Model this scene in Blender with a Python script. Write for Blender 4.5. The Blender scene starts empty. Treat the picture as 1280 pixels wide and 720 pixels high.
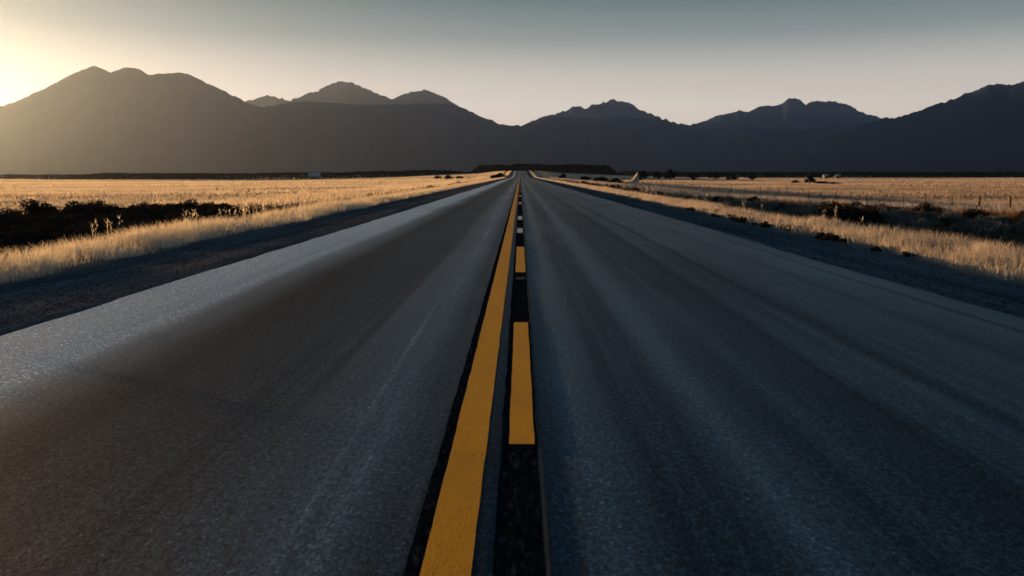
import bpy, math, random
import numpy as np
from mathutils import Vector, Matrix, noise

random.seed(7)
rng = np.random.default_rng(11)
sc = bpy.context.scene
col = sc.collection
R = math.radians

# ------------------------------------------------------------------ camera
W, H, F = 1280.0, 720.0, 1035.0
CAM_H = 1.2
PITCH = math.atan((360.0 - 218.5) / F)
YAW = math.atan((650.0 - 640.0) / F)          # turned slightly left of the road's axis
cam_d = bpy.data.cameras.new('camera')
cam = bpy.data.objects.new('camera', cam_d)
col.objects.link(cam)
cam.location = (0, 0, CAM_H)
cam.rotation_euler = (R(90) - PITCH, 0, YAW)
cam_d.sensor_width = 36.0
cam_d.lens = 36.0 * F / W
cam_d.clip_start = 0.1
cam_d.clip_end = 60000
cam_d.dof.use_dof = True
cam_d.dof.focus_distance = 11.0
cam_d.dof.aperture_fstop = 5.6
sc.camera = cam
ROT = cam.rotation_euler.to_matrix()


def ray(px, py):
    """World direction of a point of the photograph (used only to read off bearings and heights)."""
    v = ROT @ Vector(((px - 640) / F, -(py - 360) / F, -1.0))
    return v.normalized()


def bearing(px, py):
    v = ray(px, py)
    return math.atan2(v.x, v.y), math.atan2(v.z, math.hypot(v.x, v.y))


def place(px, dist, z=None):
    az, _ = bearing(px, 219)
    x, y = dist * math.tan(az), dist
    return x, y, (ground_z(x, y) if z is None else z)


# ------------------------------------------------------------------ helpers
def props(o, label=None, cat=None, group=None, kind=None):
    if label: o['label'] = label
    if cat: o['category'] = cat
    if group: o['group'] = group
    if kind: o['kind'] = kind
    return o


def link(o, parent=None):
    col.objects.link(o)
    if parent is not None:
        o.parent = parent
    return o


def empty(name, loc=(0, 0, 0), rz=0.0):
    o = bpy.data.objects.new(name, None)
    o.empty_display_size = 0.2
    o.location = loc
    o.rotation_euler = (0, 0, rz)
    return link(o)


def arr_mesh(name, verts, faces, mat, smooth=False, attrs=None):
    """faces: (n,3) or (n,4) integer array"""
    me = bpy.data.meshes.new(name)
    verts = np.asarray(verts, dtype=np.float32)
    faces = np.asarray(faces, dtype=np.int32)
    n, k = faces.shape
    me.vertices.add(len(verts))
    me.vertices.foreach_set('co', verts.ravel())
    me.loops.add(n * k)
    me.loops.foreach_set('vertex_index', faces.ravel())
    me.polygons.add(n)
    me.polygons.foreach_set('loop_start', np.arange(0, n * k, k, dtype=np.int32))
    me.polygons.foreach_set('loop_total', np.full(n, k, dtype=np.int32))
    me.polygons.foreach_set('use_smooth', np.full(n, smooth))
    if attrs:
        for an, av in attrs.items():
            a = me.attributes.new(an, 'FLOAT', 'POINT')
            a.data.foreach_set('value', np.asarray(av, dtype=np.float32))
    me.update(calc_edges=True)
    me.materials.append(mat)
    return me


def mesh_obj(name, me, parent=None):
    return link(bpy.data.objects.new(name, me), parent)


def grid_faces(nu, nv):
    i = np.arange(nu - 1)[:, None] * nv + np.arange(nv - 1)[None, :]
    i = i.ravel()
    return np.stack([i, i + nv, i + nv + 1, i + 1], 1)


def vnoise(x, y, seed=0.0, octaves=4):
    """cheap smooth value noise on numpy arrays, about -1..1"""
    x = np.asarray(x, dtype=np.float64); y = np.asarray(y, dtype=np.float64)
    out = np.zeros(np.broadcast(x, y).shape); amp = 1.0; tot = 0.0
    for o in range(octaves):
        fx = x * 2 ** o + seed * 13.7 + o * 5.3; fy = y * 2 ** o + seed * 7.1 + o * 9.7
        ix = np.floor(fx); iy = np.floor(fy); tx = fx - ix; ty = fy - iy
        tx = tx * tx * (3 - 2 * tx); ty = ty * ty * (3 - 2 * ty)

        def h(a, b):
            s = np.sin(a * 127.1 + b * 311.7 + seed * 17.0) * 43758.5453
            return (s - np.floor(s)) * 2 - 1
        v = (h(ix, iy) * (1 - tx) + h(ix + 1, iy) * tx) * (1 - ty) + (h(ix, iy + 1) * (1 - tx) + h(ix + 1, iy + 1) * tx) * ty
        out = out + v * amp; tot += amp; amp *= 0.5
    return out / tot


def sstep(a, b, x):
    t = np.clip((np.asarray(x, dtype=np.float64) - a) / (b - a), 0, 1)
    return t * t * (3 - 2 * t)


# ------------------------------------------------------------------ node helpers
class NT:
    def __init__(self, name):
        self.m = bpy.data.materials.new(name)
        self.m.use_nodes = True
        self.t = self.m.node_tree
        self.t.nodes.clear()
        self.out = self.n('ShaderNodeOutputMaterial')

    def n(self, ty, **kw):
        nd = self.t.nodes.new(ty)
        for k, v in kw.items():
            if k.startswith('i_'):
                nd.inputs[k[2:].replace('_', ' ')].default_value = v
            else:
                setattr(nd, k, v)
        return nd

    def l(self, a, b):
        self.t.links.new(a, b)

    def coord(self, scale=(1, 1, 1)):
        c = self.n('ShaderNodeTexCoord')
        mp = self.n('ShaderNodeMapping')
        mp.inputs['Scale'].default_value = scale
        self.l(c.outputs['Object'], mp.inputs['Vector'])
        return mp.outputs['Vector']

    def noise(self, vec, scale, detail=4.0, rough=0.55, dist=0.0):
        nd = self.n('ShaderNodeTexNoise')
        nd.inputs['Scale'].default_value = scale
        nd.inputs['Detail'].default_value = detail
        nd.inputs['Roughness'].default_value = rough
        nd.inputs['Distortion'].default_value = dist
        self.l(vec, nd.inputs['Vector'])
        return nd.outputs['Fac']

    def ramp(self, fac, stops, interp='LINEAR'):
        nd = self.n('ShaderNodeValToRGB')
        cr = nd.color_ramp
        cr.interpolation = interp
        while len(cr.elements) < len(stops):
            cr.elements.new(0.5)
        for e, (p, c) in zip(cr.elements, stops):
            e.position = p
            if not isinstance(c, (tuple, list)):
                c = (c, c, c)
            e.color = (c[0], c[1], c[2], 1)
        self.l(fac, nd.inputs['Fac'])
        return nd.outputs['Color']

    def math(self, op, a, b=None, clamp=False):
        nd = self.n('ShaderNodeMath', operation=op)
        nd.use_clamp = clamp
        for i, v in enumerate((a, b)):
            if v is None: continue
            if isinstance(v, (int, float)): nd.inputs[i].default_value = v
            else: self.l(v, nd.inputs[i])
        return nd.outputs[0]

    def mix(self, fac, a, b, blend='MIX'):
        nd = self.n('ShaderNodeMix', data_type='RGBA', blend_type=blend)
        for i, v in ((0, fac), (6, a), (7, b)):
            if isinstance(v, (int, float)): nd.inputs[i].default_value = v
            elif isinstance(v, (tuple, list)): nd.inputs[i].default_value = (*v[:3], 1)
            else: self.l(v, nd.inputs[i])
        return nd.outputs[2]

    def bump(self, h, strength, dist, normal=None):
        nd = self.n('ShaderNodeBump')
        nd.inputs['Strength'].default_value = strength
        nd.inputs['Distance'].default_value = dist
        self.l(h, nd.inputs['Height'])
        if normal is not None: self.l(normal, nd.inputs['Normal'])
        return nd.outputs['Normal']

    def principled(self, color, rough=0.8, normal=None, spec=0.5, metallic=0.0):
        p = self.n('ShaderNodeBsdfPrincipled')
        for nm, v in (('Base Color', color), ('Roughness', rough), ('Specular IOR Level', spec), ('Metallic', metallic)):
            if isinstance(v, (int, float)): p.inputs[nm].default_value = v
            elif isinstance(v, (tuple, list)): p.inputs[nm].default_value = (*v[:3], 1)
            else: self.l(v, p.inputs[nm])
        if normal is not None: self.l(normal, p.inputs['Normal'])
        self.l(p.outputs[0], self.out.inputs['Surface'])
        return p


def leaf_mat(name, c1, c2, trans=0.35, scale=3.0):
    """mix of diffuse and translucent, colour varied clump by clump and blade by blade"""
    t = NT(name)
    v = t.coord()
    a = t.n('ShaderNodeAttribute'); a.attribute_name = 'tint'
    nz = t.noise(v, scale, 3)
    f = t.math('ADD', t.math('MULTIPLY', a.outputs['Fac'], 0.6), t.math('MULTIPLY', nz, 0.5), True)
    c = t.mix(f, c1, c2)
    d = t.n('ShaderNodeBsdfDiffuse'); t.l(c, d.inputs['Color'])
    tr = t.n('ShaderNodeBsdfTranslucent'); t.l(c, tr.inputs['Color'])
    mx = t.n('ShaderNodeMixShader'); mx.inputs[0].default_value = trans
    t.l(d.outputs[0], mx.inputs[1]); t.l(tr.outputs[0], mx.inputs[2])
    t.l(mx.outputs[0], t.out.inputs['Surface'])
    return t.m


# ------------------------------------------------------------------ materials
def mat_asphalt():
    t = NT('asphalt')
    v = t.coord()
    sep = t.n('ShaderNodeSeparateXYZ'); t.l(v, sep.inputs[0])
    X = sep.outputs['X']
    # wander the wear lanes a little along the road
    wob = t.noise(t.coord((0.0, 0.16, 1)), 1.0, 3)
    fine = t.noise(t.coord((6.0, 0.05, 1)), 1.0, 4)
    Xw = t.math('ADD', X, t.math('MULTIPLY', t.math('SUBTRACT', wob, 0.5), 0.28))
    Xw = t.math('ADD', Xw, t.math('MULTIPLY', t.math('SUBTRACT', fine, 0.5), 0.16))
    u = t.math('DIVIDE', t.math('ADD', Xw, 4.5), 9.0)      # 0..1 across the carriageway

    def P(x): return (x + 4.5) / 9.0
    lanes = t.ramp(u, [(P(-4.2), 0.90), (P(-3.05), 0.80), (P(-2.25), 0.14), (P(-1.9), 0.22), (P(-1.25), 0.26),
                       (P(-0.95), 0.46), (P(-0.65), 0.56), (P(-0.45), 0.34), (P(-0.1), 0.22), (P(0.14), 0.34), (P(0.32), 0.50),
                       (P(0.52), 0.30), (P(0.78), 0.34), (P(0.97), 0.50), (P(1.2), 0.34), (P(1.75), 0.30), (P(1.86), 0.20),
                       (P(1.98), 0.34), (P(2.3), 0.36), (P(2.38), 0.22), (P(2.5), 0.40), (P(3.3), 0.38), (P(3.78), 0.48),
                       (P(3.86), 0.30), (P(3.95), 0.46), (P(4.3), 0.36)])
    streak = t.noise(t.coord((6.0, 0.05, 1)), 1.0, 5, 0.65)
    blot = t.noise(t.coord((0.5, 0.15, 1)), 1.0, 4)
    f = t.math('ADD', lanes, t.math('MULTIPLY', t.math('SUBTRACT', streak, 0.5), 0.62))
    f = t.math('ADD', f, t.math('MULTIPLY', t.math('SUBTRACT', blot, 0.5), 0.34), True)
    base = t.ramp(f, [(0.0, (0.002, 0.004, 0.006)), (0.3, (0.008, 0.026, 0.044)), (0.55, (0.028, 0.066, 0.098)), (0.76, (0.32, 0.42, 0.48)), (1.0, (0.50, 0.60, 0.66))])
    # chippings
    vo = t.n('ShaderNodeTexVoronoi'); vo.inputs['Scale'].default_value = 95.0
    t.l(v, vo.inputs['Vector'])
    grain = t.noise(v, 60.0, 3, 0.7)
    g = t.ramp(vo.outputs['Color'], [(0.15, 0.3), (0.55, 0.8), (0.84, 1.5), (0.97, 3.6)])
    base = t.mix(1.0, base, g, 'MULTIPLY')
    pits = t.ramp(t.noise(t.coord((1.0, 0.55, 1)), 48.0, 5, 0.8), [(0.34, 0.3), (0.5, 0.95), (0.64, 1.95)])
    base = t.mix(0.85, base, pits, 'MULTIPLY')
    h = t.math('ADD', t.math('MULTIPLY', vo.outputs['Distance'], -0.8), t.math('MULTIPLY', grain, 0.7))
    nm = t.bump(h, 0.16, 0.004)
    slab = t.noise(t.coord((0.9, 1.2, 1)), 9.0, 4, 0.6)
    nm = t.bump(slab, 0.05, 0.003, nm)
    rough = t.ramp(t.math('ADD', t.math('MULTIPLY', streak, 0.5), t.math('MULTIPLY', lanes, -0.25)), [(0.0, 0.48), (0.5, 0.78)])
    spec = t.math('MULTIPLY', t.ramp(f, [(0.0, 0.03), (0.3, 0.12), (0.55, 0.55), (0.8, 1.0)]), pits)
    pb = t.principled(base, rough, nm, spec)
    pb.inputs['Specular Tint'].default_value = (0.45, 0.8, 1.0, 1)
    return t.m


def mat_tar():
    t = NT('tar')
    v = t.coord()
    c = t.ramp(t.noise(t.coord((1, .25, 1)), 38, 6, .8), [(0.38, (0.0015, 0.0025, 0.004)), (0.55, (0.006, 0.009, 0.013)), (0.7, (0.045, 0.055, 0.065))])
    t.principled(c, 0.85, t.bump(t.noise(v, 90, 3), 0.5, 0.004), 0.0)
    return t.m


def mat_paint(name, c1, c2, wear=0.42):
    t = NT(name)
    v = t.coord()
    stain = t.noise(t.coord((3, 0.5, 1)), 2.2, 4)
    c = t.mix(stain, c1, c2)
    chip = t.noise(v, 55, 5, 0.75)
    worn = t.ramp(chip, [(wear - 0.1, 1.0), (wear - 0.03, 0.0)])
    c = t.mix(worn, c, (0.035, 0.037, 0.04))
    gr = t.noise(v, 120, 2)
    c = t.mix(0.5, c, t.ramp(gr, [(0.3, 0.65), (0.7, 1.15)]), 'MULTIPLY')
    t.principled(c, 0.75, t.bump(t.math('ADD', chip, gr), 0.5, 0.003), 0.15)
    return t.m


def mat_ground():
    t = NT('ground')
    v = t.coord()
    a = t.n('ShaderNodeAttribute'); a.attribute_name = 'gravel'
    s = t.n('ShaderNodeAttribute'); s.attribute_name = 'scrub'
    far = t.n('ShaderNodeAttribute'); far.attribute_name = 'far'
    # bands of grass lying across the view at different distances
    bands = t.noise(t.coord((0.006, 0.035, 1)), 1.0, 5, 0.6)
    clump = t.noise(v, 0.6, 5, 0.65)
    straw = t.mix(bands, (0.20, 0.13, 0.075), (0.36, 0.27, 0.17))
    straw = t.mix(t.ramp(clump, [(0.35, 0.0), (0.7, 0.6)]), straw, (0.20, 0.13, 0.07))
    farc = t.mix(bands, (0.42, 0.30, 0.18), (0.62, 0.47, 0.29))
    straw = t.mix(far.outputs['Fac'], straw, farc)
    grav_n = t.noise(v, 34.0, 5, 0.75)
    grav = t.ramp(grav_n, [(0.34, (0.012, 0.017, 0.022)), (0.48, (0.055, 0.066, 0.078)), (0.6, (0.12, 0.135, 0.145)), (0.7, (0.28, 0.30, 0.31))])
    gs = t.noise(t.coord((2.2, 0.12, 1)), 1.0, 4)
    grav = t.mix(0.8, grav, t.ramp(gs, [(0.3, 0.45), (0.7, 1.35)]), 'MULTIPLY')
    dark = t.mix(t.noise(v, 3.0, 5, 0.7), (0.018, 0.015, 0.011), (0.07, 0.055, 0.04))
    c = t.mix(s.outputs['Fac'], straw, dark)
    c = t.mix(a.outputs['Fac'], c, grav)
    h = t.math('ADD', t.math('MULTIPLY', t.noise(v, 1.5, 6, 0.7), 2.0), t.math('MULTIPLY', grav_n, 0.35))
    t.principled(c, 0.95, t.bump(h, 0.25, 0.03), 0.0)
    return t.m


def mat_rock():
    t = NT('mountain rock')
    v = t.coord()
    n = t.noise(v, 0.004, 8, 0.6)
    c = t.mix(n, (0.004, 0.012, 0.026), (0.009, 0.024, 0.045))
    t.principled(c, 0.95, t.bump(t.noise(v, 0.012, 8, 0.65), 0.4, 12.0), 0.02)
    return t.m


def mat_simple(name, c1, c2, scale=8, rough=0.85, bump=0.01, stretch=(1, 1, 1)):
    t = NT(name)
    v = t.coord(stretch)
    n = t.noise(v, scale, 5, 0.65)
    t.principled(t.mix(n, c1, c2), rough, t.bump(n, 0.6, bump), 0.03)
    return t.m


M_ASPH = mat_asphalt()
M_TAR = mat_tar()
M_YEL = mat_paint('yellow paint', (0.82, 0.37, 0.008), (0.58, 0.245, 0.010), 0.43)
M_WHI = mat_paint('white paint', (0.62, 0.56, 0.50), (0.5, 0.45, 0.4), 0.38)
M_GRD = mat_ground()
M_ROCK = mat_rock()
M_STRAW = leaf_mat('dry grass', (0.30, 0.27, 0.21), (0.68, 0.66, 0.58), 0.5, 1.2)
M_FIELD = leaf_mat('field grass', (0.24, 0.19, 0.14), (0.66, 0.64, 0.56), 0.5, 0.05)
M_STRAW_DIMMED = leaf_mat('dimmed dry grass', (0.22, 0.20, 0.17), (0.52, 0.50, 0.47), 0.5, 1.2)  # darker copy of the dry grass: right-hand dimming put into the colour
M_FIELD_DIMMED = leaf_mat('dimmed field grass', (0.18, 0.145, 0.12), (0.46, 0.43, 0.40), 0.5, 0.05)  # field grass again, with the light falloff on the right painted in
M_BROWN = leaf_mat('brown stems', (0.09, 0.05, 0.025), (0.22, 0.13, 0.06), 0.3, 2.0)
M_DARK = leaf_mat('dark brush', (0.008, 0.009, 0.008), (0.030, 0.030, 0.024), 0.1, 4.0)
M_SAGE = leaf_mat('sage leaves', (0.035, 0.042, 0.045), (0.16, 0.17, 0.165), 0.2, 5.0)
M_TREE = leaf_mat('tree leaves', (0.003, 0.006, 0.008), (0.009, 0.014, 0.016), 0.15, 0.6)
M_BARK = mat_simple('bark', (0.02, 0.016, 0.012), (0.07, 0.055, 0.04), 12, 0.9, 0.01, (1, 1, 0.2))
M_POST = mat_simple('weathered wood', (0.03, 0.024, 0.018), (0.10, 0.08, 0.06), 14, 0.9, 0.004, (1, 1, 0.15))
M_WIRE = mat_simple('rusty wire', (0.06, 0.045, 0.035), (0.14, 0.11, 0.09), 30, 0.6, 0.0005)
M_STONE = mat_simple('gravel stone', (0.018, 0.020, 0.023), (0.08, 0.083, 0.086), 20, 0.9, 0.003)
M_EARTH = mat_simple('pale earth', (0.22, 0.18, 0.14), (0.38, 0.33, 0.26), 1.2, 0.95, 0.05)
M_SHED = mat_simple('pale boards', (0.10, 0.10, 0.10), (0.17, 0.165, 0.16), 3, 0.8, 0.01)
M_ROOF = mat_simple('grey sheet roof', (0.22, 0.22, 0.22), (0.36, 0.35, 0.34), 3, 0.5, 0.01)
M_DOOR = mat_simple('dark door boards', (0.03, 0.03, 0.03), (0.07, 0.06, 0.05), 3, 0.8, 0.01)

# ------------------------------------------------------------------ terrain
LE, RE = -3.90, 4.24      # edges of the asphalt


def road_z(y):
    y = np.asarray(y, dtype=np.float64)
    return 4.3 * sstep(360, 660, y) - 6.0 * sstep(690, 1000, y)


def ditch_edge(y, side):
    """distance from the centre line where the far bank of the roadside ditch stands"""
    y = np.asarray(y, dtype=np.float64)
    w = np.where(side < 0, 11.0 + 7.0 * (1 - sstep(34, 56, y)), 12.3 + 8.5 * (1 - sstep(30, 75, y)))
    return w + vnoise(y * 0.09, side * 3.0, 4, 3) * 1.0


def ground_z(x, y):
    x = np.asarray(x, dtype=np.float64); y = np.asarray(y, dtype=np.float64)
    ax = np.abs(x)
    ed = ditch_edge(y, x)
    z = -0.035 - 0.12 * sstep(4.0, 6.2, ax)
    z = z - 0.70 * sstep(7.9, 9.9, ax) + 0.30 * sstep(ed - 0.8, ed + 0.6, ax)
    z = z - 1.0 * sstep(ed + 1, 34, ax) - 0.95 * sstep(30, 160, ax) 
    z = z + road_z(y) * np.exp(-(ax / 65.0) ** 2)
    broad = 2.4 * sstep(430, 800, y) * (1 - sstep(1200, 1800, y)) * np.exp(-(x / 150.0) ** 2)
    z = z + broad * (1 - np.exp(-(ax / 65.0) ** 2))
    z = z - 0.0 * y
    z = z + vnoise(x * 0.45, y * 0.45, 2, 3) * 0.07 * sstep(6.0, 8.0, ax)
    z = z + vnoise(x * 0.03, y * 0.03, 6, 3) * 0.22 * sstep(12, 40, ax)
    z = z + vnoise(x * 0.006, y * 0.006, 8, 3) * 0.5 * sstep(60, 200, ax)
    under = sstep(LE - 0.0, LE + 0.4, x) * (1 - sstep(RE - 0.4, RE, x))
    return z - 0.10 * under


def axis_lines(lo, hi, fine, first, grow):
    a = list(np.arange(lo, hi + 1e-6, fine))
    s, v = first, hi
    while v < 14500:
        v += s; s *= grow; a.append(min(v, 14500))
    s, v, b = first, lo, []
    while v > -14500:
        v -= s; s *= grow; b.append(max(v, -14500))
    return np.array(b[::-1] + a)


xs = axis_lines(-24, 24, 0.30, 0.4, 1.10)
ys = axis_lines(0, 60, 0.5, 0.6, 1.045)
# keep rows close enough together over the crest of the road
GX, GY = np.meshgrid(xs, ys, indexing='ij')
GZ = ground_z(GX, GY)
ax_ = np.abs(GX)
edj = 6.6 + vnoise(GY * 0.7, GX * 0.1, 3, 3) * 0.35
grv = 1 - sstep(edj - 0.25, edj + 0.2, ax_)
scr = sstep(8.0, 8.8, ax_ + vnoise(GX * 0.5, GY * 0.3, 5, 3) * 0.8) * (1 - sstep(-0.3, 0.5, ax_ - ditch_edge(GY, GX)))
scr = scr * (1 - 0.8 * sstep(90, 160, GY))
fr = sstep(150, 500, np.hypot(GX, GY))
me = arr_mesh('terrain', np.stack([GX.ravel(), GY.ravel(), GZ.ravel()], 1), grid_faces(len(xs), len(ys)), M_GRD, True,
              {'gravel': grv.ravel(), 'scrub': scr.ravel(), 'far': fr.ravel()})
props(mesh_obj('ground', me), kind='structure')

# ------------------------------------------------------------------ road
ry = np.concatenate([np.arange(-40, 60, 0.25), np.arange(60, 200, 1.0), np.arange(200, 1000, 4.0)])


def edge_noise(y, s):
    return vnoise(y * 1.3, 0 * y + s, 3 + s, 4) * 0.05 + vnoise(y * 0.15, 0 * y + s, 8 + s, 2) * 0.05


prof = []
for side, x0 in ((-1, LE), (1, RE)):
    prof.append(x0 + edge_noise(ry, side))
nx = 13
V = []
for j, y in enumerate(ry):
    rz = float(road_z(y))
    xl, xr = prof[0][j], prof[1][j]
    row = [(xl - 0.04, y, rz - 0.16), (xl, y, rz - 0.004)]
    for k in range(nx):
        t = (k + 1) / (nx + 1)
        x = xl + (xr - xl) * t
        camber = 0.0
        row.append((x, y, rz + camber))
    row += [(xr, y, rz - 0.004), (xr + 0.04, y, rz - 0.16)]
    V += row
nr = nx + 4
fc = grid_faces(len(ry), nr)[:, ::-1]
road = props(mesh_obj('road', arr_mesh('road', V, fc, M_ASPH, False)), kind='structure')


def strip(name, xa, xb, y0, y1, dz, mat, parent, jag=0.004, label=None, both=True):
    n = max(4, int((y1 - y0) / (0.12 if y1 < 60 else 0.5)))
    yy = np.linspace(y0, y1, n)
    if y1 > 60:
        yy = np.concatenate([np.arange(y0, 40, 0.15), np.linspace(max(y0, 40), y1, 260)]) if y0 < 40 else np.linspace(y0, y1, 12)
    ja = vnoise(yy * 7, 0 * yy + xa, 5, 3) * jag
    jb = vnoise(yy * 7, 0 * yy + xb, 6, 3) * jag
    z = road_z(yy) + dz
    v = np.stack([np.concatenate([xa + ja, xb + jb]), np.concatenate([yy, yy]), np.concatenate([z, z])], 1)
    m = len(yy)
    i = np.arange(m - 1)
    f = np.stack([i, i + m, i + m + 1, i + 1], 1)
    o = mesh_obj(name, arr_mesh(name, v, f, mat), parent)
    if label: o['label'] = label
    return o


strip('tar_seam', -0.352, -0.225, -3, 690, 0.004, M_TAR, road, 0.007, 'narrow black tar seam left of the solid yellow line')
strip('tar_seam', -0.082, 0.078, -3, 690, 0.004, M_TAR, road, 0.010, 'wide black tar band under the broken centre line')
strip('worn_edge', 0.082, 0.096, -3, 60, 0.004, M_STONE, road, 0.006, 'thin pale worn joint right of the tar band')
strip('solid_line', -0.300, -0.147, -3, 680, 0.008, M_YEL, road, 0.004, 'solid yellow line painted along the road')


def yd(py):
    v = ray(650, py)
    return -v.y / v.z * CAM_H


for (ya, yb, xa, xb, m, lab) in ((557, 404, -0.048, 0.066, M_YEL, 'yellow dash of the broken line nearest the camera'),
                                 (341, 309, -0.055, 0.070, M_YEL, 'yellow dash of the broken line, second from the camera'),
                                 (291.5, 285.5, -0.06, 0.06, M_WHI, 'short pale dash beyond the second yellow dash'),
                                 (275, 270.5, -0.06, 0.06, M_WHI, 'shorter pale dash farther up the road')):
    strip('centre_dash', xa, xb, yd(ya), yd(yb), 0.008, m, road, 0.005, lab)
for k in range(9):
    y0 = 34 + k * 12
    strip('centre_dash', -0.055, 0.06, y0, y0 + 3.0, 0.008, M_YEL, road, 0.004)
# scuffed paint where a dash was blacked out
strip('paint_remnant', -0.052, 0.060, yd(350), yd(347), 0.0075, M_STONE, road, 0.02, 'grey scuffed paint patch between the two nearest dashes')

# ------------------------------------------------------------------ blades
def blades(px, py, h, w, lean, bend=0.35, segs=2, tint=None, zfun=ground_z, sink=0.02):
    n = len(px)
    z = zfun(px, py) - sink
    a = rng.uniform(0, 2 * np.pi, n)
    la = rng.uniform(0, 2 * np.pi, n)
    lx, ly = np.cos(la) * lean * h, np.sin(la) * lean * h
    wx, wy = np.cos(a) * w * 0.5, np.sin(a) * w * 0.5
    if tint is None: tint = rng.uniform(0, 1, n)
    if segs == 1:
        v = np.empty((n, 3, 3))
        v[:, 0] = np.stack([px - wx, py - wy, z], 1)
        v[:, 1] = np.stack([px + wx, py + wy, z], 1)
        v[:, 2] = np.stack([px + lx, py + ly, z + h], 1)
        return v.reshape(-1, 3), np.arange(n * 3).reshape(-1, 3), np.repeat(tint, 3)
    v = np.empty((n, 5, 3))
    v[:, 0] = np.stack([px - wx, py - wy, z], 1)
    v[:, 1] = np.stack([px + wx, py + wy, z], 1)
    mx, my, mz = px + lx * bend, py + ly * bend, z + h * 0.6
    v[:, 2] = np.stack([mx + wx * .8, my + wy * .8, mz], 1)
    v[:, 3] = np.stack([mx - wx * .8, my - wy * .8, mz], 1)
    v[:, 4] = np.stack([px + lx, py + ly, z + h * (1 - 0.15 * lean)], 1)
    b = np.arange(n)[:, None] * 5
    f = np.concatenate([b + [0, 1, 2], b + [0, 2, 3], b + [3, 2, 4]])
    return v.reshape(-1, 3), f, np.repeat(tint, 5)


def merge(parts):
    vs, fs, ts, o = [], [], [], 0
    for v, f, t in parts:
        vs.append(v); fs.append(f + o); ts.append(t); o += len(v)
    return np.concatenate(vs), np.concatenate(fs), np.concatenate(ts)


def verge(side):
    parts = []
    for (ya, yb, dens, wd, sg) in ((1.5, 18, 900, 0.006, 2), (18, 45, 420, 0.010, 2), (45, 110, 150, 0.022, 1), (110, 330, 34, 0.06, 1), (330, 640, 8, 0.13, 1)):
        x0, x1 = 6.2, 9.8
        n = int((yb - ya) * (x1 - x0) * dens)
        x = rng.uniform(x0, x1, n); y = rng.uniform(ya, yb, n)
        edge = 6.62 + vnoise(y * 0.7, x * 0 + side, 3, 3) * 0.35
        cl = vnoise(x * 1.6, y * 1.6, 12 + side, 3)
        cl2 = vnoise(x * 0.35, y * 0.35, 22 + side, 2)
        out = 8.7 + cl2 * 0.9
        keep = (x > edge - 0.15 + rng.uniform(0, 0.5, n) ** 2) & (x < out + rng.uniform(-.4, .5, n)) & (rng.uniform(0, 1, n) < 0.60 + cl * 1.1)
        x, y, cl, cl2 = x[keep], y[keep], cl[keep], cl2[keep]
        n = len(x)
        ht = (0.165 + 0.20 * rng.uniform(0, 1, n) ** 1.5 + 0.13 * np.clip(cl, 0, 1) + 0.08 * cl2) * (0.85 if side > 0 else 1.0)
        # shorter toward the road
        ht = ht * (0.75 + 0.25 * sstep(6.4, 7.3, x))
        parts.append(blades(side * x, y, ht, np.full(n, wd) * rng.uniform(.6, 1.4, n), rng.uniform(0.1, 0.8, n), 0.35, sg,
                            np.clip(rng.uniform(0, 1, n) * 0.7 + cl * 0.4 + 0.15, 0, 1)))
        # taller seed stems standing above the tufts
        m = int((yb - ya) * min(dens * 0.05, 12) * (0.5 if side < 0 else 0.08))
        if yb < 120:
            x = rng.uniform(7.0, 8.8, m); y = rng.uniform(ya, yb, m)
            k = vnoise(x * 0.9, y * 0.5, 31 + side, 2) > 0.10
            x, y = x[k], y[k]
            parts.append(blades(side * x, y, rng.uniform(.42, .66, len(x)), np.full(len(x), wd * 1.2), rng.uniform(.05, .3, len(x)), 0.3, sg))
            # feathery heads
            for q in range(7):
                hx = side * x + rng.normal(0, .02, len(x)); hy = y + rng.normal(0, .02, len(x))
                hv = blades(hx, hy, rng.uniform(.04, .09, len(x)), np.full(len(x), wd * 1.8), rng.uniform(.2, 1.0, len(x)), 0.3, 1,
                            np.full(len(x), 0.95), lambda a, b: ground_z(a, b) + rng.uniform(.36, .55, len(a)))
                parts.append(hv)
    v, f, t = merge(parts)
    return mesh_obj('roadside_grass', arr_mesh('roadside_grass', v, f, M_STRAW if side < 0 else M_STRAW_DIMMED, False, {'tint': t}))


props(verge(-1), 'tall golden backlit dry grass along the left gravel verge', 'grass', kind='stuff')
props(verge(1), 'dimmed pinkish tan dry grass along the right gravel verge', 'grass', kind='stuff')


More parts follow.
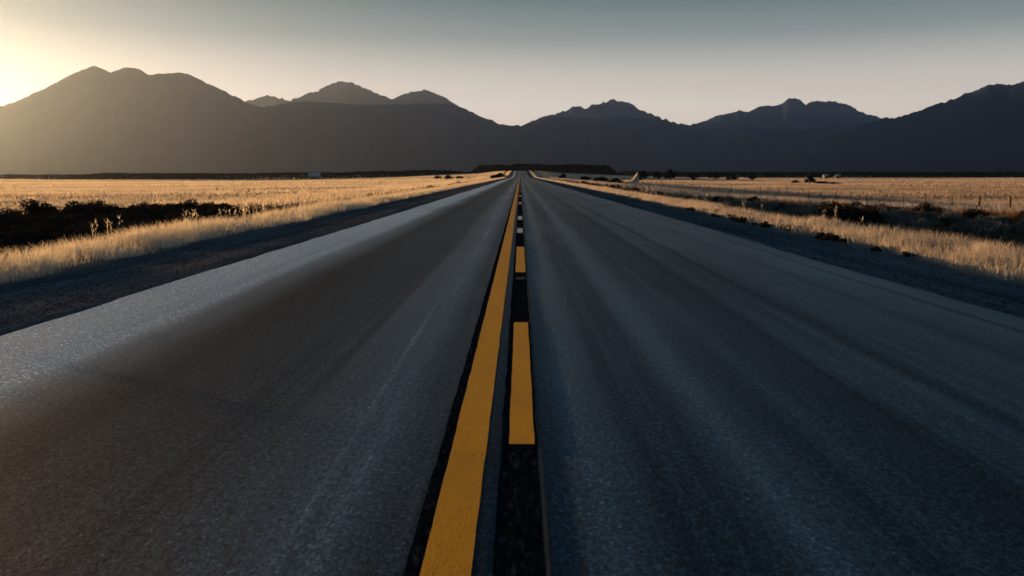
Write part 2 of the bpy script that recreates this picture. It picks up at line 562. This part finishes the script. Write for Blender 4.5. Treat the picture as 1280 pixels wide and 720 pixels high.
def field(side):
    parts = []
    for (da, db, dens, wd, hh, sg) in ((14, 45, 60, .018, .30, 1), (45, 110, 16, .045, .34, 1), (110, 260, 4.0, .13, .38, 1), (260, 620, 0.9, .34, .42, 1), (620, 1050, .35, .6, .6, 1)):
        n = int(0.62 * (db ** 2 - da ** 2) * 0.5 * dens)
        r = np.sqrt(rng.uniform(da ** 2, db ** 2, n)); az = rng.uniform(R(1), R(36), n)
        x = r * np.sin(az); y = r * np.cos(az)
        sx = side * x
        ed = ditch_edge(y, sx)
        cl = vnoise(sx * 0.25, y * 0.25, 42 + side, 4)
        band = vnoise(sx * 0.008, y * 0.045, 52 + side, 3)
        lowline = np.abs(x - (30 + side * 2)) < 1.2 + 0.6 * cl      # sparse brown strip at the field's edge
        keep = (x > ed + 0.2) & (rng.uniform(0, 1, n) < 0.75 + cl * 0.6 - 0.55 * lowline)
        x, y, sx, cl, band = x[keep], y[keep], sx[keep], cl[keep], band[keep]
        n = len(x)
        ht = hh * (0.55 + 0.6 * rng.uniform(0, 1, n) + 0.45 * cl)
        parts.append(blades(sx, y, np.clip(ht, .08, None), np.full(n, wd) * rng.uniform(.6, 1.5, n), rng.uniform(.1, .8, n), .35, sg,
                            np.clip(0.35 * rng.uniform(0, 1, n) + 0.42 + band * 1.3, 0, 1)))
    v, f, t = merge(parts)
    return mesh_obj('field_grass', arr_mesh('field_grass', v, f, M_FIELD if side < 0 else M_FIELD_DIMMED, False, {'tint': t}))


props(field(-1), 'wide golden dry grass field left of the road', 'grass', kind='stuff')
props(field(1), 'wide dimmed tan grass field right of the road', 'grass', kind='stuff')


def bank_brush(side):
    """brown dead stems and litter matted over the ditch and its far bank"""
    parts = []
    for (ya, yb, dens, wd) in ((6, 40, 130, .014), (40, 110, 45, .035), (110, 300, 9, .10)):
        n = int((yb - ya) * 5 * dens)
        y = rng.uniform(ya, yb, n)
        ed = ditch_edge(y, side * 10.0)
        x = ed + rng.normal(0, 0.55, n)
        cl = vnoise(x * .5, y * .12, 62 + side, 3)
        k = rng.uniform(0, 1, n) < (0.55 + cl * 1.6)
        x, y = x[k], y[k]
        parts.append(blades(side * x, y, rng.uniform(.12, .42, len(x)), np.full(len(x), wd), rng.uniform(.2, 1.0, len(x)), .35, 1))
    v, f, t = merge(parts)
    return mesh_obj('bank_brush', arr_mesh('bank_brush', v, f, M_BROWN, False, {'tint': t}))


props(bank_brush(-1), 'dark brown dead stems matted along the far bank of the left ditch', 'dead weeds', kind='stuff')
props(bank_brush(1), 'dark brown dead stems matted along the far bank of the right ditch', 'dead weeds', kind='stuff')

# ------------------------------------------------------------------ gravel stones
def stones(side):
    bm_v = np.array([(0, 0, 1), (.94, 0, .25), (.29, .9, .2), (-.76, .55, .3), (-.76, -.55, .2), (.29, -.9, .3), (0, 0, -1)], float)
    bm_f = np.array([(0, 1, 2), (0, 2, 3), (0, 3, 4), (0, 4, 5), (0, 5, 1), (6, 2, 1), (6, 3, 2), (6, 4, 3), (6, 5, 4), (6, 1, 5)])
    n = 16000
    y = 5 + 45 * rng.uniform(0, 1, n) ** 1.5
    x = np.where(side < 0, rng.uniform(abs(LE) - 0.05, 6.7, n), rng.uniform(RE - 0.05, 6.7, n))
    k = vnoise(x * 1.5, y * 0.6, 72, 3) + rng.uniform(-.5, .5, n) > -0.1
    x, y = x[k] * side, y[k]; n = len(x)
    s = 0.006 + 0.014 * rng.uniform(0, 1, n) ** 3
    a = rng.uniform(0, 6.28, n)
    v = bm_v[None] * np.stack([s * rng.uniform(.8, 1.5, n), s, s * rng.uniform(.4, .8, n)], 1)[:, None, :]
    c, sn = np.cos(a)[:, None], np.sin(a)[:, None]
    vx = v[..., 0] * c - v[..., 1] * sn; vy = v[..., 0] * sn + v[..., 1] * c
    v = np.stack([vx + x[:, None], vy + y[:, None], v[..., 2] + (ground_z(x, y) + s * 0.25)[:, None]], 2)
    f = bm_f[None] + (np.arange(n) * 7)[:, None, None]
    return mesh_obj('gravel', arr_mesh('gravel', v.reshape(-1, 3), f.reshape(-1, 3), M_STONE))


props(stones(-1), 'loose grey stones on the left gravel verge', 'gravel', kind='stuff')
props(stones(1), 'loose dark stones on the right gravel verge', 'gravel', kind='stuff')

# ------------------------------------------------------------------ shrubs
def tube(pts, rads, n=5):
    v, f = [], []
    for i, (p, r) in enumerate(zip(pts, rads)):
        d = (Vector(pts[min(i + 1, len(pts) - 1)]) - Vector(pts[max(i - 1, 0)])).normalized()
        a = d.orthogonal().normalized(); b = d.cross(a)
        for k in range(n):
            t = 2 * math.pi * k / n
            v.append(Vector(p) + (a * math.cos(t) + b * math.sin(t)) * r)
    for i in range(len(pts) - 1):
        for k in range(n):
            q, s = i * n + k, i * n + (k + 1) % n
            f.append((q, s, s + n, q + n))
    return [tuple(p) for p in v], f


def branch_mesh(name, branches, mat, sides=5):
    V, Fc = [], []
    for pts, rads in branches:
        v, f = tube(pts, rads, sides)
        o = len(V)
        V += v; Fc += [tuple(i + o for i in q) for q in f]
    return arr_mesh(name, V, np.array(Fc), mat, True)


def leaf_cloud(centres, radii, per, size, squash=0.8, shell=0.45):
    cs = np.array(centres); rs = np.array(radii)
    k = np.repeat(np.arange(len(cs)), per)
    n = len(k)
    d = rng.normal(size=(n, 3)); d /= np.linalg.norm(d, axis=1)[:, None]
    rr = (shell + (1 - shell) * rng.uniform(0, 1, n) ** 0.6) * rng.uniform(.85, 1.15, n)
    p = cs[k] + d * (rs[k] * rr)[:, None] * np.array([1, 1, squash])
    a = rng.normal(size=(n, 3)); a /= np.linalg.norm(a, axis=1)[:, None]
    b = np.cross(a, rng.normal(size=(n, 3))); b /= np.linalg.norm(b, axis=1)[:, None]
    s = size * rng.uniform(.5, 1.4, n)[:, None]
    v = np.stack([p - a * s, p + b * s * .45, p + a * s, p - b * s * .45], 1)
    v[..., 2] = np.maximum(v[..., 2], 0.0)
    f = np.arange(n * 4).reshape(-1, 4)
    tint = np.clip(rng.uniform(0, .6, n) + rng.uniform(0, .45, len(cs))[k], 0, 1)
    return v.reshape(-1, 3), f, np.repeat(tint, 4)


def make_shrub(seed, w, h, leaf_m, per=70, nb=16, size=.03, name='shrub'):
    random.seed(seed)
    br, cs, rs = [], [], []
    for i in range(nb):
        a = random.uniform(0, 6.28); r = w * 0.5 * math.sqrt(random.random())
        top = h * (0.45 + 0.5 * random.random()) * (1 - 0.35 * (r / (w * .5)) ** 2)
        tip = (r * math.cos(a), r * math.sin(a), top)
        mid = (tip[0] * .45 + random.uniform(-.03, .03), tip[1] * .45 + random.uniform(-.03, .03), top * .5)
        br.append([[(tip[0] * .08, tip[1] * .08, -.08), mid, tip], [.02 * h + .004, .012 * h + .003, .003]])
        cs.append(tip); rs.append(w * random.uniform(.12, .2))
        if random.random() < .7:
            cs.append(((tip[0] + mid[0]) / 2 + random.uniform(-.05, .05), (tip[1] + mid[1]) / 2, (top + mid[2]) / 2)); rs.append(w * .14)
        # a bare twig or two poking out of the outline
        if random.random() < .5:
            t2 = (tip[0] * 1.12, tip[1] * 1.12, top + h * random.uniform(.15, .32))
            br.append([[mid, tip, t2], [.006, .004, .002]])
    root = empty(name)
    v, f, t = leaf_cloud(cs, rs, per, size, .85)
    mesh_obj('foliage', arr_mesh('shrub foliage', v, f, leaf_m, False, {'tint': t}), root)
    mesh_obj('stem', branch_mesh('shrub stems', br, M_BARK), root)
    return root


def copy_tree(o, parent=None):
    c = o.copy()
    if parent is not None:
        c.parent = parent
    col.objects.link(c)
    for ch in list(o.children):
        if ch.parent is o:
            copy_tree(ch, c)
    return c


used = set()


def put(proto, x, y, s=1.0, rz=None, z=None, label=None, cat='shrub', group=None, sz=None):
    if proto.name in used:
        o = copy_tree(proto)
    else:
        o = proto; used.add(proto.name)
    for k in ('group', 'label'):
        if k in o: del o[k]
    zz = float(ground_z(x, y)) if z is None else z
    o.location = (x, y, zz - 0.02)
    o.rotation_euler = (0, 0, random.uniform(0, 6.28) if rz is None else rz)
    o.scale = (s, s, s if sz is None else sz)
    props(o, label, cat, group)
    return o


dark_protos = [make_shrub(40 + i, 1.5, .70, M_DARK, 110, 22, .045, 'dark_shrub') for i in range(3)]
sage_protos = [make_shrub(60 + i, .9, .50, M_SAGE, 90, 18, .028, 'sagebrush') for i in range(4)]
small_protos = [make_shrub(80 + i, .42, .26, M_DARK, 60, 10, .022, 'weed_clump') for i in range(2)]

# the black mass of brush in the left ditch
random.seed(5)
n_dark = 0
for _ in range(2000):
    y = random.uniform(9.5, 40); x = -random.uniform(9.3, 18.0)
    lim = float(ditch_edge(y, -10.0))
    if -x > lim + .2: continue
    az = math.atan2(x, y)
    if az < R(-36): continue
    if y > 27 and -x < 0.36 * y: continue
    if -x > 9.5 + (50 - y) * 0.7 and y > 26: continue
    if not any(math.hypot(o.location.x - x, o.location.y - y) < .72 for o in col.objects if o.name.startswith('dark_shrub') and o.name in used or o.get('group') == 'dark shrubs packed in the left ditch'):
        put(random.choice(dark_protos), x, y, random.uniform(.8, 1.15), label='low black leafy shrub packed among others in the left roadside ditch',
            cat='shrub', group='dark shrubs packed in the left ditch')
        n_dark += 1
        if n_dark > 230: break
# sage on the right
random.seed(6)
placed = []
for _ in range(3000):
    y = random.uniform(9.5, 60); x = random.uniform(8.9, 20.5)
    lim = float(ditch_edge(y, 10.0))
    if x > lim + .1: continue
    if math.atan2(x, y) > R(36): continue
    if any(math.hypot(a - x, b - y) < .85 for a, b in placed): continue
    if float(vnoise(x * .4, y * .25, 90, 2)) < -0.22: continue
    placed.append((x, y))
    put(random.choice(sage_protos), x, y, random.uniform(.6, 1.15), label='low grey-green sagebrush in the strip of brush right of the road',
        cat='sagebrush', group='sagebrush strip right of the road')
    if len(placed) > 170: break
# dark rows continuing along both ditches
for side, n, g, lab in ((-1, 14, 'dark shrubs strung along the far left ditch', 'small dark shrub in the thin line running up the left verge'),
                        (1, 34, 'dark shrubs strung along the right bank', 'small dark shrub on the bank between sagebrush and right field')):
    for i in range(n):
        y = (58 if side < 0 else 24) + (150 * (i / n) ** 1.4)
        x = side * (float(ditch_edge(y, side * 10.0)) - .3 + random.uniform(-.5, .5))
        put(random.choice(dark_protos), x, y + random.uniform(-1, 1), random.uniform(.5, .95), label=lab, cat='shrub', group=g)
# singled-out dark clump on the right
put(dark_protos[0], 12.0, 31.5, 1.5, .3, label='large rounded black shrub standing among the sagebrush right of the road', sz=1.35)
put(dark_protos[1], 13.3, 32.2, 1.3, 1.3, label='dark shrub leaning on the large black shrub right of the road', sz=1.1)
# weeds at the gravel's edge on the right
random.seed(9)
for i in range(26):
    y = random.uniform(8, 34); x = 6.5 + random.uniform(-.2, .35)
    put(random.choice(small_protos), x, y, random.uniform(.35, .8), label='small dark weed clump at the edge of the right gravel verge', cat='weed',
        group='weeds along the right gravel edge')

# ------------------------------------------------------------------ far shrubs and trees
def make_tree(seed, w, h, name='tree', per=120, size=.28):
    random.seed(seed)
    br, cs, rs = [], [], []
    br.append([[(0, 0, -.3), (.05 * w, 0, h * .3), (0, .05 * w, h * .7)], [.05 * h, .035 * h, .01 * h]])
    for i in range(16):
        a = random.uniform(0, 6.28); t = random.uniform(.25, 1.0)
        r = w * .5 * math.sin(math.pi * min(.95, max(.25, t))) * random.uniform(.4, 1.0)
        tip = (r * math.cos(a), r * math.sin(a), h * (.15 + .75 * t))
        br.append([[(0, 0, tip[2] * .5), (tip[0] * .5, tip[1] * .5, tip[2] * .8), tip], [.02 * h, .012 * h, .004 * h]])
        cs.append(tip); rs.append(w * random.uniform(.13, .24))
    root = empty(name)
    v, f, t = leaf_cloud(cs, rs, per, size, .9)
    mesh_obj('crown', arr_mesh('tree crown', v, f, M_TREE, False, {'tint': t}), root)
    mesh_obj('trunk', branch_mesh('tree trunk', br, M_BARK, 6), root)
    return root


tree_protos = [make_tree(120 + i, 4.0, 3.6, per=110) for i in range(3)]
fs = [(625, 330, 1.1, .55, 'low dark bush at the left road edge near where the road ends'),
      (618, 300, .9, .5, 'smaller dark bush left of the road near its far end'),
      (547, 420, .9, .5, 'leftmost of the low dark bushes by the far left tree line'),
      (560, 410, 1.1, .6, 'middle bush of the three by the far left tree line'),
      (575, 430, 1.1, .45, 'rightmost bush of the three by the far left tree line'),
      (240, 480, .85, .95, 'lone dark bush on the bright far edge of the left field'),
      (704, 330, .8, .6, 'small dark bush right of the road in front of the long grove'),
      (731, 300, 1.0, .5, 'low dark bush below the right part of the long grove'),
      (752, 240, 1.0, .45, 'low wide dark bush just left of the pale earth heap'),
      (770, 235, 1.0, .42, 'low wide dark bush touching the pale earth heap'),
      (804, 330, .9, 1.2, 'dark upright bush directly right of the pale earth heap'),
      (822, 360, .8, 1.15, 'narrow dark tree, second right of the pale earth heap'),
      (838, 370, 1.15, 1.35, 'tallest dark tree in the row right of the pale earth heap'),
      (866, 400, 1.3, 1.1, 'round dark tree in the middle of the row on the right'),
      (893, 430, 1.3, 1.2, 'round dark tree between the middle of the row and the open gap'),
      (915, 450, 1.3, .95, 'low wide dark tree near the right end of the row'),
      (941, 480, 1.2, .9, 'last low dark tree at the right end of the row'),
      (995, 300, .7, .35, 'tiny flat dark bush in the right field left of the utility pole'),
      (1013, 290, .8, .75, 'dark bush at the foot of the utility pole in the right field'),
      (1028, 285, 1.2, .28, 'flat dark bush right of the utility pole'),
      (1042, 285, 1.2, .22, 'flattest dark bush trailing farthest right of the utility pole')]
for i, (px, d, s, szz, lab) in enumerate(fs):
    x, y, z = place(px, d)
    put(tree_protos[i % 3], x, y, s, label=lab, cat='bush' if szz < .8 else 'tree', sz=szz)

# far tree lines and the flat-topped grove, too far to tell one tree from the next
def wood(name, pts, depth, h0, hvar, dens, size, label, cat='trees', taper=0.0):
    """pts: (x, y) centre line; leaf clumps fill the band's volume"""
    P = np.array(pts, float)
    seg = np.linalg.norm(np.diff(P, axis=0), axis=1)
    L = seg.sum(); n = int(L * dens)
    s = rng.uniform(0, L, n); cum = np.concatenate([[0], np.cumsum(seg)])
    x = np.interp(s, cum, P[:, 0]); y = np.interp(s, cum, P[:, 1]) + rng.uniform(-depth, depth, n)
    top = h0 + hvar * vnoise(s / 14.0, y * 0.05, 77, 4)
    if taper:
        e = np.minimum(s, L - s)
        top = top * np.clip(e / taper, 0.05, 1)
    z0 = ground_z(x, y)
    z = z0 + top * (1 - rng.uniform(0, 1, n) ** 1.6)
    p = np.stack([x, y, z], 1)
    a = rng.normal(size=(n, 3)); a /= np.linalg.norm(a, axis=1)[:, None]
    b = np.cross(a, rng.normal(size=(n, 3))); b /= np.linalg.norm(b, axis=1)[:, None]
    sz = size * rng.uniform(.5, 1.3, n)[:, None]
    v = np.stack([p - a * sz, p + b * sz * .6, p + a * sz, p - b * sz * .6], 1).reshape(-1, 3)
    o = mesh_obj(name, arr_mesh(name, v, np.arange(n * 4).reshape(-1, 4), M_TREE, False, {'tint': np.repeat(rng.uniform(0, 1, n), 4)}))
    return props(o, label, cat, kind='stuff')


def band_pts(pa, da, pb, db, n=24):
    r = []
    for i in range(n + 1):
        px = pa + (pb - pa) * i / n; d = da + (db - da) * i / n
        x, y, _ = place(px, d, 0)
        r.append((x, y))
    return r


wood('grove', band_pts(583, 880, 775, 880), 16, 11.4, 1.1, 190, .9, 'long flat-topped black grove across the end of the road', 'grove', 14)
wood('brush_line', band_pts(-420, 760, 320, 680), 14, 3.6, 1.0, 34, .8, 'low brown brush line under the leftmost mountain', 'trees', 60)
wood('brush_line', band_pts(60, 640, 600, 640), 12, 4.6, .9, 60, .7, 'dark tree line along the far edge of the left field', 'trees', 40)
wood('brush_line', band_pts(760, 1000, 1700, 900), 18, 6.4, 1.2, 50, 1.0, 'dark tree line along the far edge of the right field', 'trees', 20)

# ------------------------------------------------------------------ pale earth heap
x, y, z = place(792, 300)
n = 18
V = []
for i in range(n + 1):
    for j in range(n + 1):
        u, v = i / n * 2 - 1, j / n * 2 - 1
        ex = (u + 1) / 2
        prof_h = (ex ** 1.4) * (1 - sstep(.86, 1.0, ex)) * 1.25
        hh = 4.0 * prof_h * max(0, 1 - abs(v) ** 2.5)
        V.append((u * 2.0, v * 1.9, hh + float(vnoise(u * 3, v * 3, 3, 3)) * .18 * (hh > .1) - .1))
heap = mesh_obj('earth_heap', arr_mesh('earth heap', V, grid_faces(n + 1, n + 1), M_EARTH, True))
heap.location = (x, y, z)
props(heap, 'small pale earth heap with one steep side beyond the right verge', 'earth heap')

# ------------------------------------------------------------------ sheds
def box(cx, cy, z0, sx, sy, sz_):
    v = [(cx + a * sx / 2, cy + b * sy / 2, z0 + c * sz_) for c in (0, 1) for a, b in ((-1, -1), (1, -1), (1, 1), (-1, 1))]
    f = [(0, 3, 2, 1), (4, 5, 6, 7), (0, 1, 5, 4), (1, 2, 6, 5), (2, 3, 7, 6), (3, 0, 4, 7)]
    return v, f


def make_shed(px, d, w, dp, h, rh, label, rz=0.1):
    x, y, z = place(px, d)
    root = empty('shed', (x, y, z), rz)
    v, f = box(0, 0, -.3, w, dp, h + .3)
    o = len(v)
    v += [(-w / 2, 0, h + rh), (w / 2, 0, h + rh)]
    fq = f[:1] + f[2:]
    m = bpy.data.meshes.new('shed wall')
    m.from_pydata(v, [], fq + [(5, 6, o + 1), (7, 4, o)])
    m.materials.append(M_SHED)
    mesh_obj('wall', m, root)
    e = .35
    rv = [(-w / 2 - e, -dp / 2 - e, h - .12), (w / 2 + e, -dp / 2 - e, h - .12), (w / 2 + e, 0, h + rh + .06), (-w / 2 - e, 0, h + rh + .06),
          (w / 2 + e, dp / 2 + e, h - .12), (-w / 2 - e, dp / 2 + e, h - .12)]
    m = bpy.data.meshes.new('shed roof')
    m.from_pydata(rv + [(a, b, c + .12) for a, b, c in rv], [], [(0, 3, 2, 1), (3, 5, 4, 2), (6, 7, 8, 9), (9, 8, 10, 11), (0, 1, 7, 6), (4, 5, 11, 10)])
    m.materials.append(M_ROOF)
    mesh_obj('roof', m, root)
    v, f = box(0, -dp / 2 - .04, 0, 1.6, .06, 2.0)
    m = bpy.data.meshes.new('shed door'); m.from_pydata(v, [], f); m.materials.append(M_DOOR)
    mesh_obj('door', m, root)
    return props(root, label, 'shed')


make_shed(393, 600, 8, 5, 2.6, 2.2, 'grey-roofed shed in the dark tree line left of the road', .15)
make_shed(1032, 780, 4, 4, 2.8, 1.4, 'left of the two tiny pale sheds under the right mountain', .1)
make_shed(1047, 800, 4.2, 4, 2.7, 1.5, 'right of the two tiny pale sheds under the right mountain', -.2)

# utility pole
x, y, z = place(1012, 292)
pole = empty('utility_pole', (x, y, z))
mesh_obj('pole', branch_mesh('pole', [[[(0, 0, -.5), (0, 0, 3), (0.03, 0, 4.4)], [.14, .12, .10]]], M_POST, 8), pole)
v, f = box(0, 0.12, 4.0, 1.3, .1, .12)
m = bpy.data.meshes.new('crossarm'); m.from_pydata(v, [], f); m.materials.append(M_POST)
mesh_obj('crossarm', m, pole)
props(pole, 'short dark utility pole rising from a bush in the right field', 'utility pole')

# ------------------------------------------------------------------ fence on the right
FX = 35.0
fence = empty('wire_fence', (FX, 56, float(ground_z(FX, 56))))
props(fence, 'wire fence on weathered wooden posts along the right field', 'fence')
random.seed(21)
post_me = []
for k in range(3):
    pts = [(0, 0, -.3), (.01 * k, .008, .5), (.025 * (k - 1), 0, 1.22 + .05 * k)]
    pm = branch_mesh('fence post', [[pts, [.075, .07, .062]], [[pts[-1], (pts[-1][0], pts[-1][1], pts[-1][2] + .004)], [.062, .002]]], M_POST, 8)
    post_me.append(pm)
posts = []
yy = 51.3
while yy < 220:
    xx = FX + random.uniform(-.08, .08)
    o = mesh_obj('post', post_me[len(posts) % 3], fence)
    gz = float(ground_z(xx, yy))
    s = random.uniform(.92, 1.06)
    big = 1.2 if abs(yy - 59.6) < 1 or abs(yy - 63.7) < 1 else 0.62
    o.location = (xx - FX, yy - 56, gz - fence.location.z)
    o.rotation_euler = (random.uniform(-.05, .05), random.uniform(-.05, .05), random.uniform(0, 6))
    o.scale = (big, big, s * (1.0 if big > 1 else .85))
    posts.append((xx, yy, gz))
    yy += 4.15 if yy < 120 else 8.3
for hgt in (.4, .7, .95):
    br = []
    for a, b in zip(posts[:-1], posts[1:]):
        p = [((a[0] + (b[0] - a[0]) * t) - FX - .07, a[1] + (b[1] - a[1]) * t - 56,
              a[2] + (b[2] - a[2]) * t + hgt - .10 * t * (1 - t) - fence.location.z) for t in (0, .5, 1)]
        br.append([p, [.004] * 3])
    mesh_obj('wire', branch_mesh('fence wire', br, M_WIRE, 4), fence)

# ------------------------------------------------------------------ mountains
def mountain(name, outline, D, front, back, seed, rough=1.0, crag=0.0):
    az = np.array([bearing(px, py)[0] for px, py in outline])
    el = np.array([bearing(px, py)[1] for px, py in outline])
    na, nt = 1200, 57
    A = np.linspace(az[0], az[-1], na)
    E = np.interp(A, az, el)
    E = np.convolve(np.pad(E, 1, 'edge'), [.2, .6, .2], 'valid')
    base = -6.0
    t = np.linspace(-1, 1, nt)
    AA, TT = np.meshgrid(A, t, indexing='ij')
    wob = vnoise(AA * 5, AA * 0, seed, 2) * 0.03
    RR = np.where(TT < 0, D + TT * front, D + TT * back) + wob * D
    Hc = (D * (1 + wob)) * np.tan(E)[:, None] + CAM_H - base
    Hc = Hc + crag * vnoise(AA * 230, AA * 0, seed + 3, 4) * np.exp(-(TT / 0.05) ** 2)
    prof_ = (1 - np.abs(TT)) ** 1.25
    X, Y = RR * np.sin(AA), RR * np.cos(AA)
    spur = 1 - np.abs(vnoise(X * .0022, Y * .0009, seed, 5)) * 2.2
    Z = base + Hc * prof_ + spur * 130 * rough * (1 - np.abs(TT)) * np.abs(TT) * 2.2 - 40 * np.abs(TT) ** 6
    # nothing in front of the crest may rise above the crest's own line of sight
    lim = base + (Hc) * (RR / (D * (1 + wob))) * (0.97)
    Z = np.where(TT < -0.001, np.minimum(Z, lim), Z)
    v = np.stack([X.ravel(), Y.ravel(), Z.ravel()], 1)
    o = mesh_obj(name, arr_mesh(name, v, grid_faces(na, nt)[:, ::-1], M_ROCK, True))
    return props(o, kind='structure')


back_l = [(240, 205), (285, 150), (300, 130), (318, 124), (335, 119), (345, 120), (357, 126), (368, 124), (380, 119), (400, 112), (412, 106), (424, 103), (433, 102), (441, 103), (447, 107), (460, 112),
          (480, 120), (490, 125), (497, 122), (507, 117), (515, 114), (525, 113), (533, 112), (540, 114), (548, 118), (565, 127), (600, 150), (625, 170), (650, 200)]
back_r = [(600, 205), (640, 164), (655, 156), (668, 150), (680, 146), (690, 143), (700, 141), (708, 138), (715, 134), (722, 132), (727, 134), (731, 136), (742, 131), (750, 130), (758, 127), (766, 125),
          (776, 126), (785, 128), (792, 131), (800, 137), (815, 143), (830, 149), (850, 155), (862, 157), (870, 155), (882, 150), (893, 146), (905, 142), (915, 141), (923, 138), (929, 139),
          (935, 140), (948, 134), (960, 132), (970, 132), (978, 129), (985, 124), (992, 122), (999, 124), (1004, 128), (1008, 131), (1015, 127), (1022, 125), (1032, 126), (1044, 126), (1052, 129),
          (1065, 134), (1080, 141), (1095, 146), (1110, 150), (1150, 170), (1210, 205)]
front_c = [(-900, 216), (-620, 212), (-450, 208), (-300, 202), (-180, 184), (-90, 160), (-30, 141), (0, 133), (20, 127), (50, 113), (80, 98), (100, 88), (110, 84), (118, 82), (126, 84), (132, 88),
           (138, 91), (146, 87), (156, 84), (166, 84), (176, 88), (184, 93), (195, 93), (210, 91), (222, 91), (234, 92), (248, 99), (262, 105), (290, 119), (310, 128), (325, 134), (340, 133),
           (360, 128), (385, 127), (420, 129), (460, 131), (500, 131), (540, 129), (570, 131), (590, 140), (605, 148), (616, 150), (624, 156), (640, 157), (655, 157), (675, 148), (700, 146), (740, 148),
           (790, 147), (815, 148), (840, 153), (862, 160), (900, 161), (950, 160), (1000, 161), (1050, 158), (1090, 157), (1150, 160), (1250, 165), (1400, 172), (1700, 190), (2000, 212)]
right_m = [(960, 214), (1010, 185), (1050, 166), (1085, 153), (1100, 149), (1115, 147), (1128, 145), (1140, 141), (1155, 136), (1170, 131), (1185, 126), (1200, 120), (1213, 115), (1225, 110), (1236, 107),
           (1246, 106), (1258, 106), (1268, 104), (1280, 102), (1310, 94), (1350, 88), (1400, 98), (1500, 128), (1600, 158), (1760, 200), (1900, 214)]
mountain('mountain_range', back_l, 11000, 1500, 1700, 3, .6, 28)
mountain('mountain_range', back_r, 10500, 1500, 1700, 5, .7, 22)
mountain('mountain_range', front_c, 7400, 2300, 1800, 1, 1.0, 13)
mountain('mountain_range', right_m, 5800, 1900, 1500, 9, .45, 14)

# ------------------------------------------------------------------ haze
HZ_TOP = 1500.0
v, f = box(0, 0, -60, 29400, 29400, HZ_TOP + 60)
m = bpy.data.meshes.new('haze'); m.from_pydata(v, [], f)
t = NT('haze air')
pv = t.n('ShaderNodeVolumePrincipled')
pv.inputs['Color'].default_value = (0.44, 0.63, 0.96, 1)
pv.inputs['Density'].default_value = 3.4e-5
pv.inputs['Anisotropy'].default_value = 0.82
t.l(pv.outputs[0], t.out.inputs['Volume'])
m.materials.append(t.m)
props(mesh_obj('haze', m), 'thin morning haze over the plain', 'haze', kind='stuff')

# ------------------------------------------------------------------ light
SUN_EL, SUN_AZ = R(2.0), R(-56)           # azimuth measured from +Y (the road), negative = left
sd = Vector((math.sin(SUN_AZ) * math.cos(SUN_EL), math.cos(SUN_AZ) * math.cos(SUN_EL), math.sin(SUN_EL)))
sun_d = bpy.data.lights.new('sun', 'SUN')
sun_d.energy = 2.9
sun_d.angle = R(0.5)
sun_d.color = (1.0, 0.49, 0.165)
sun = bpy.data.objects.new('sun', sun_d)
link(sun)
sun.rotation_euler = (-sd).to_track_quat('-Z', 'Y').to_euler()

w = bpy.data.worlds.new('World')
sc.world = w
w.use_nodes = True
nt = w.node_tree
nt.nodes.clear()
sky = nt.nodes.new('ShaderNodeTexSky')
sky.sky_type = 'NISHITA'
sky.sun_disc = False
sky.sun_elevation = SUN_EL
sky.sun_rotation = SUN_AZ
sky.air_density = 1.0
sky.dust_density = 4.0
sky.ozone_density = 2.5
bg = nt.nodes.new('ShaderNodeBackground')
bg.inputs['Strength'].default_value = 0.15
wo = nt.nodes.new('ShaderNodeOutputWorld')
geo = nt.nodes.new('ShaderNodeNewGeometry')
sx = nt.nodes.new('ShaderNodeSeparateXYZ')
nt.links.new(geo.outputs['Incoming'], sx.inputs[0])
neg = nt.nodes.new('ShaderNodeMath'); neg.operation = 'MULTIPLY'; neg.inputs[1].default_value = -1.0
nt.links.new(sx.outputs['Z'], neg.inputs[0])
cr = nt.nodes.new('ShaderNodeValToRGB')          # hand-set tint by elevation: warm low band, blue added above to light the road
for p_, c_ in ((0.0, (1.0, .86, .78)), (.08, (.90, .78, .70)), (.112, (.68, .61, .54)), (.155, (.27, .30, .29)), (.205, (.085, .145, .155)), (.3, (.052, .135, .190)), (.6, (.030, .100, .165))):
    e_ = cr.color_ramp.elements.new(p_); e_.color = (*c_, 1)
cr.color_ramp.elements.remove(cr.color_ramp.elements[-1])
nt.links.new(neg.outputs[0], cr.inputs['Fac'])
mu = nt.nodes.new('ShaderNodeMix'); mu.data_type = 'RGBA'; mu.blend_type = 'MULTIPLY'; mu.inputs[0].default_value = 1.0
gm = nt.nodes.new('ShaderNodeGamma'); gm.inputs[1].default_value = 0.10     # strong gamma flattens the sky's glow along the horizon
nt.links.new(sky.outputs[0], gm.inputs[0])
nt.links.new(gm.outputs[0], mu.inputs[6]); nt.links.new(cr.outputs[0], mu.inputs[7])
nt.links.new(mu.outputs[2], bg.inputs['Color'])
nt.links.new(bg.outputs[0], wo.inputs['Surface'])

sc.view_settings.view_transform = 'Standard'
sc.view_settings.look = 'None'
sc.view_settings.gamma = 1.0
sc.view_settings.use_curve_mapping = False
sc.view_settings.exposure = 2.95
sc.render.engine = 'CYCLES'
sc.cycles.max_bounces = 5
sc.cycles.volume_bounces = 1
sc.cycles.transparent_max_bounces = 8
sc.cycles.use_denoising = True
sc.cycles.filter_width = 1.6
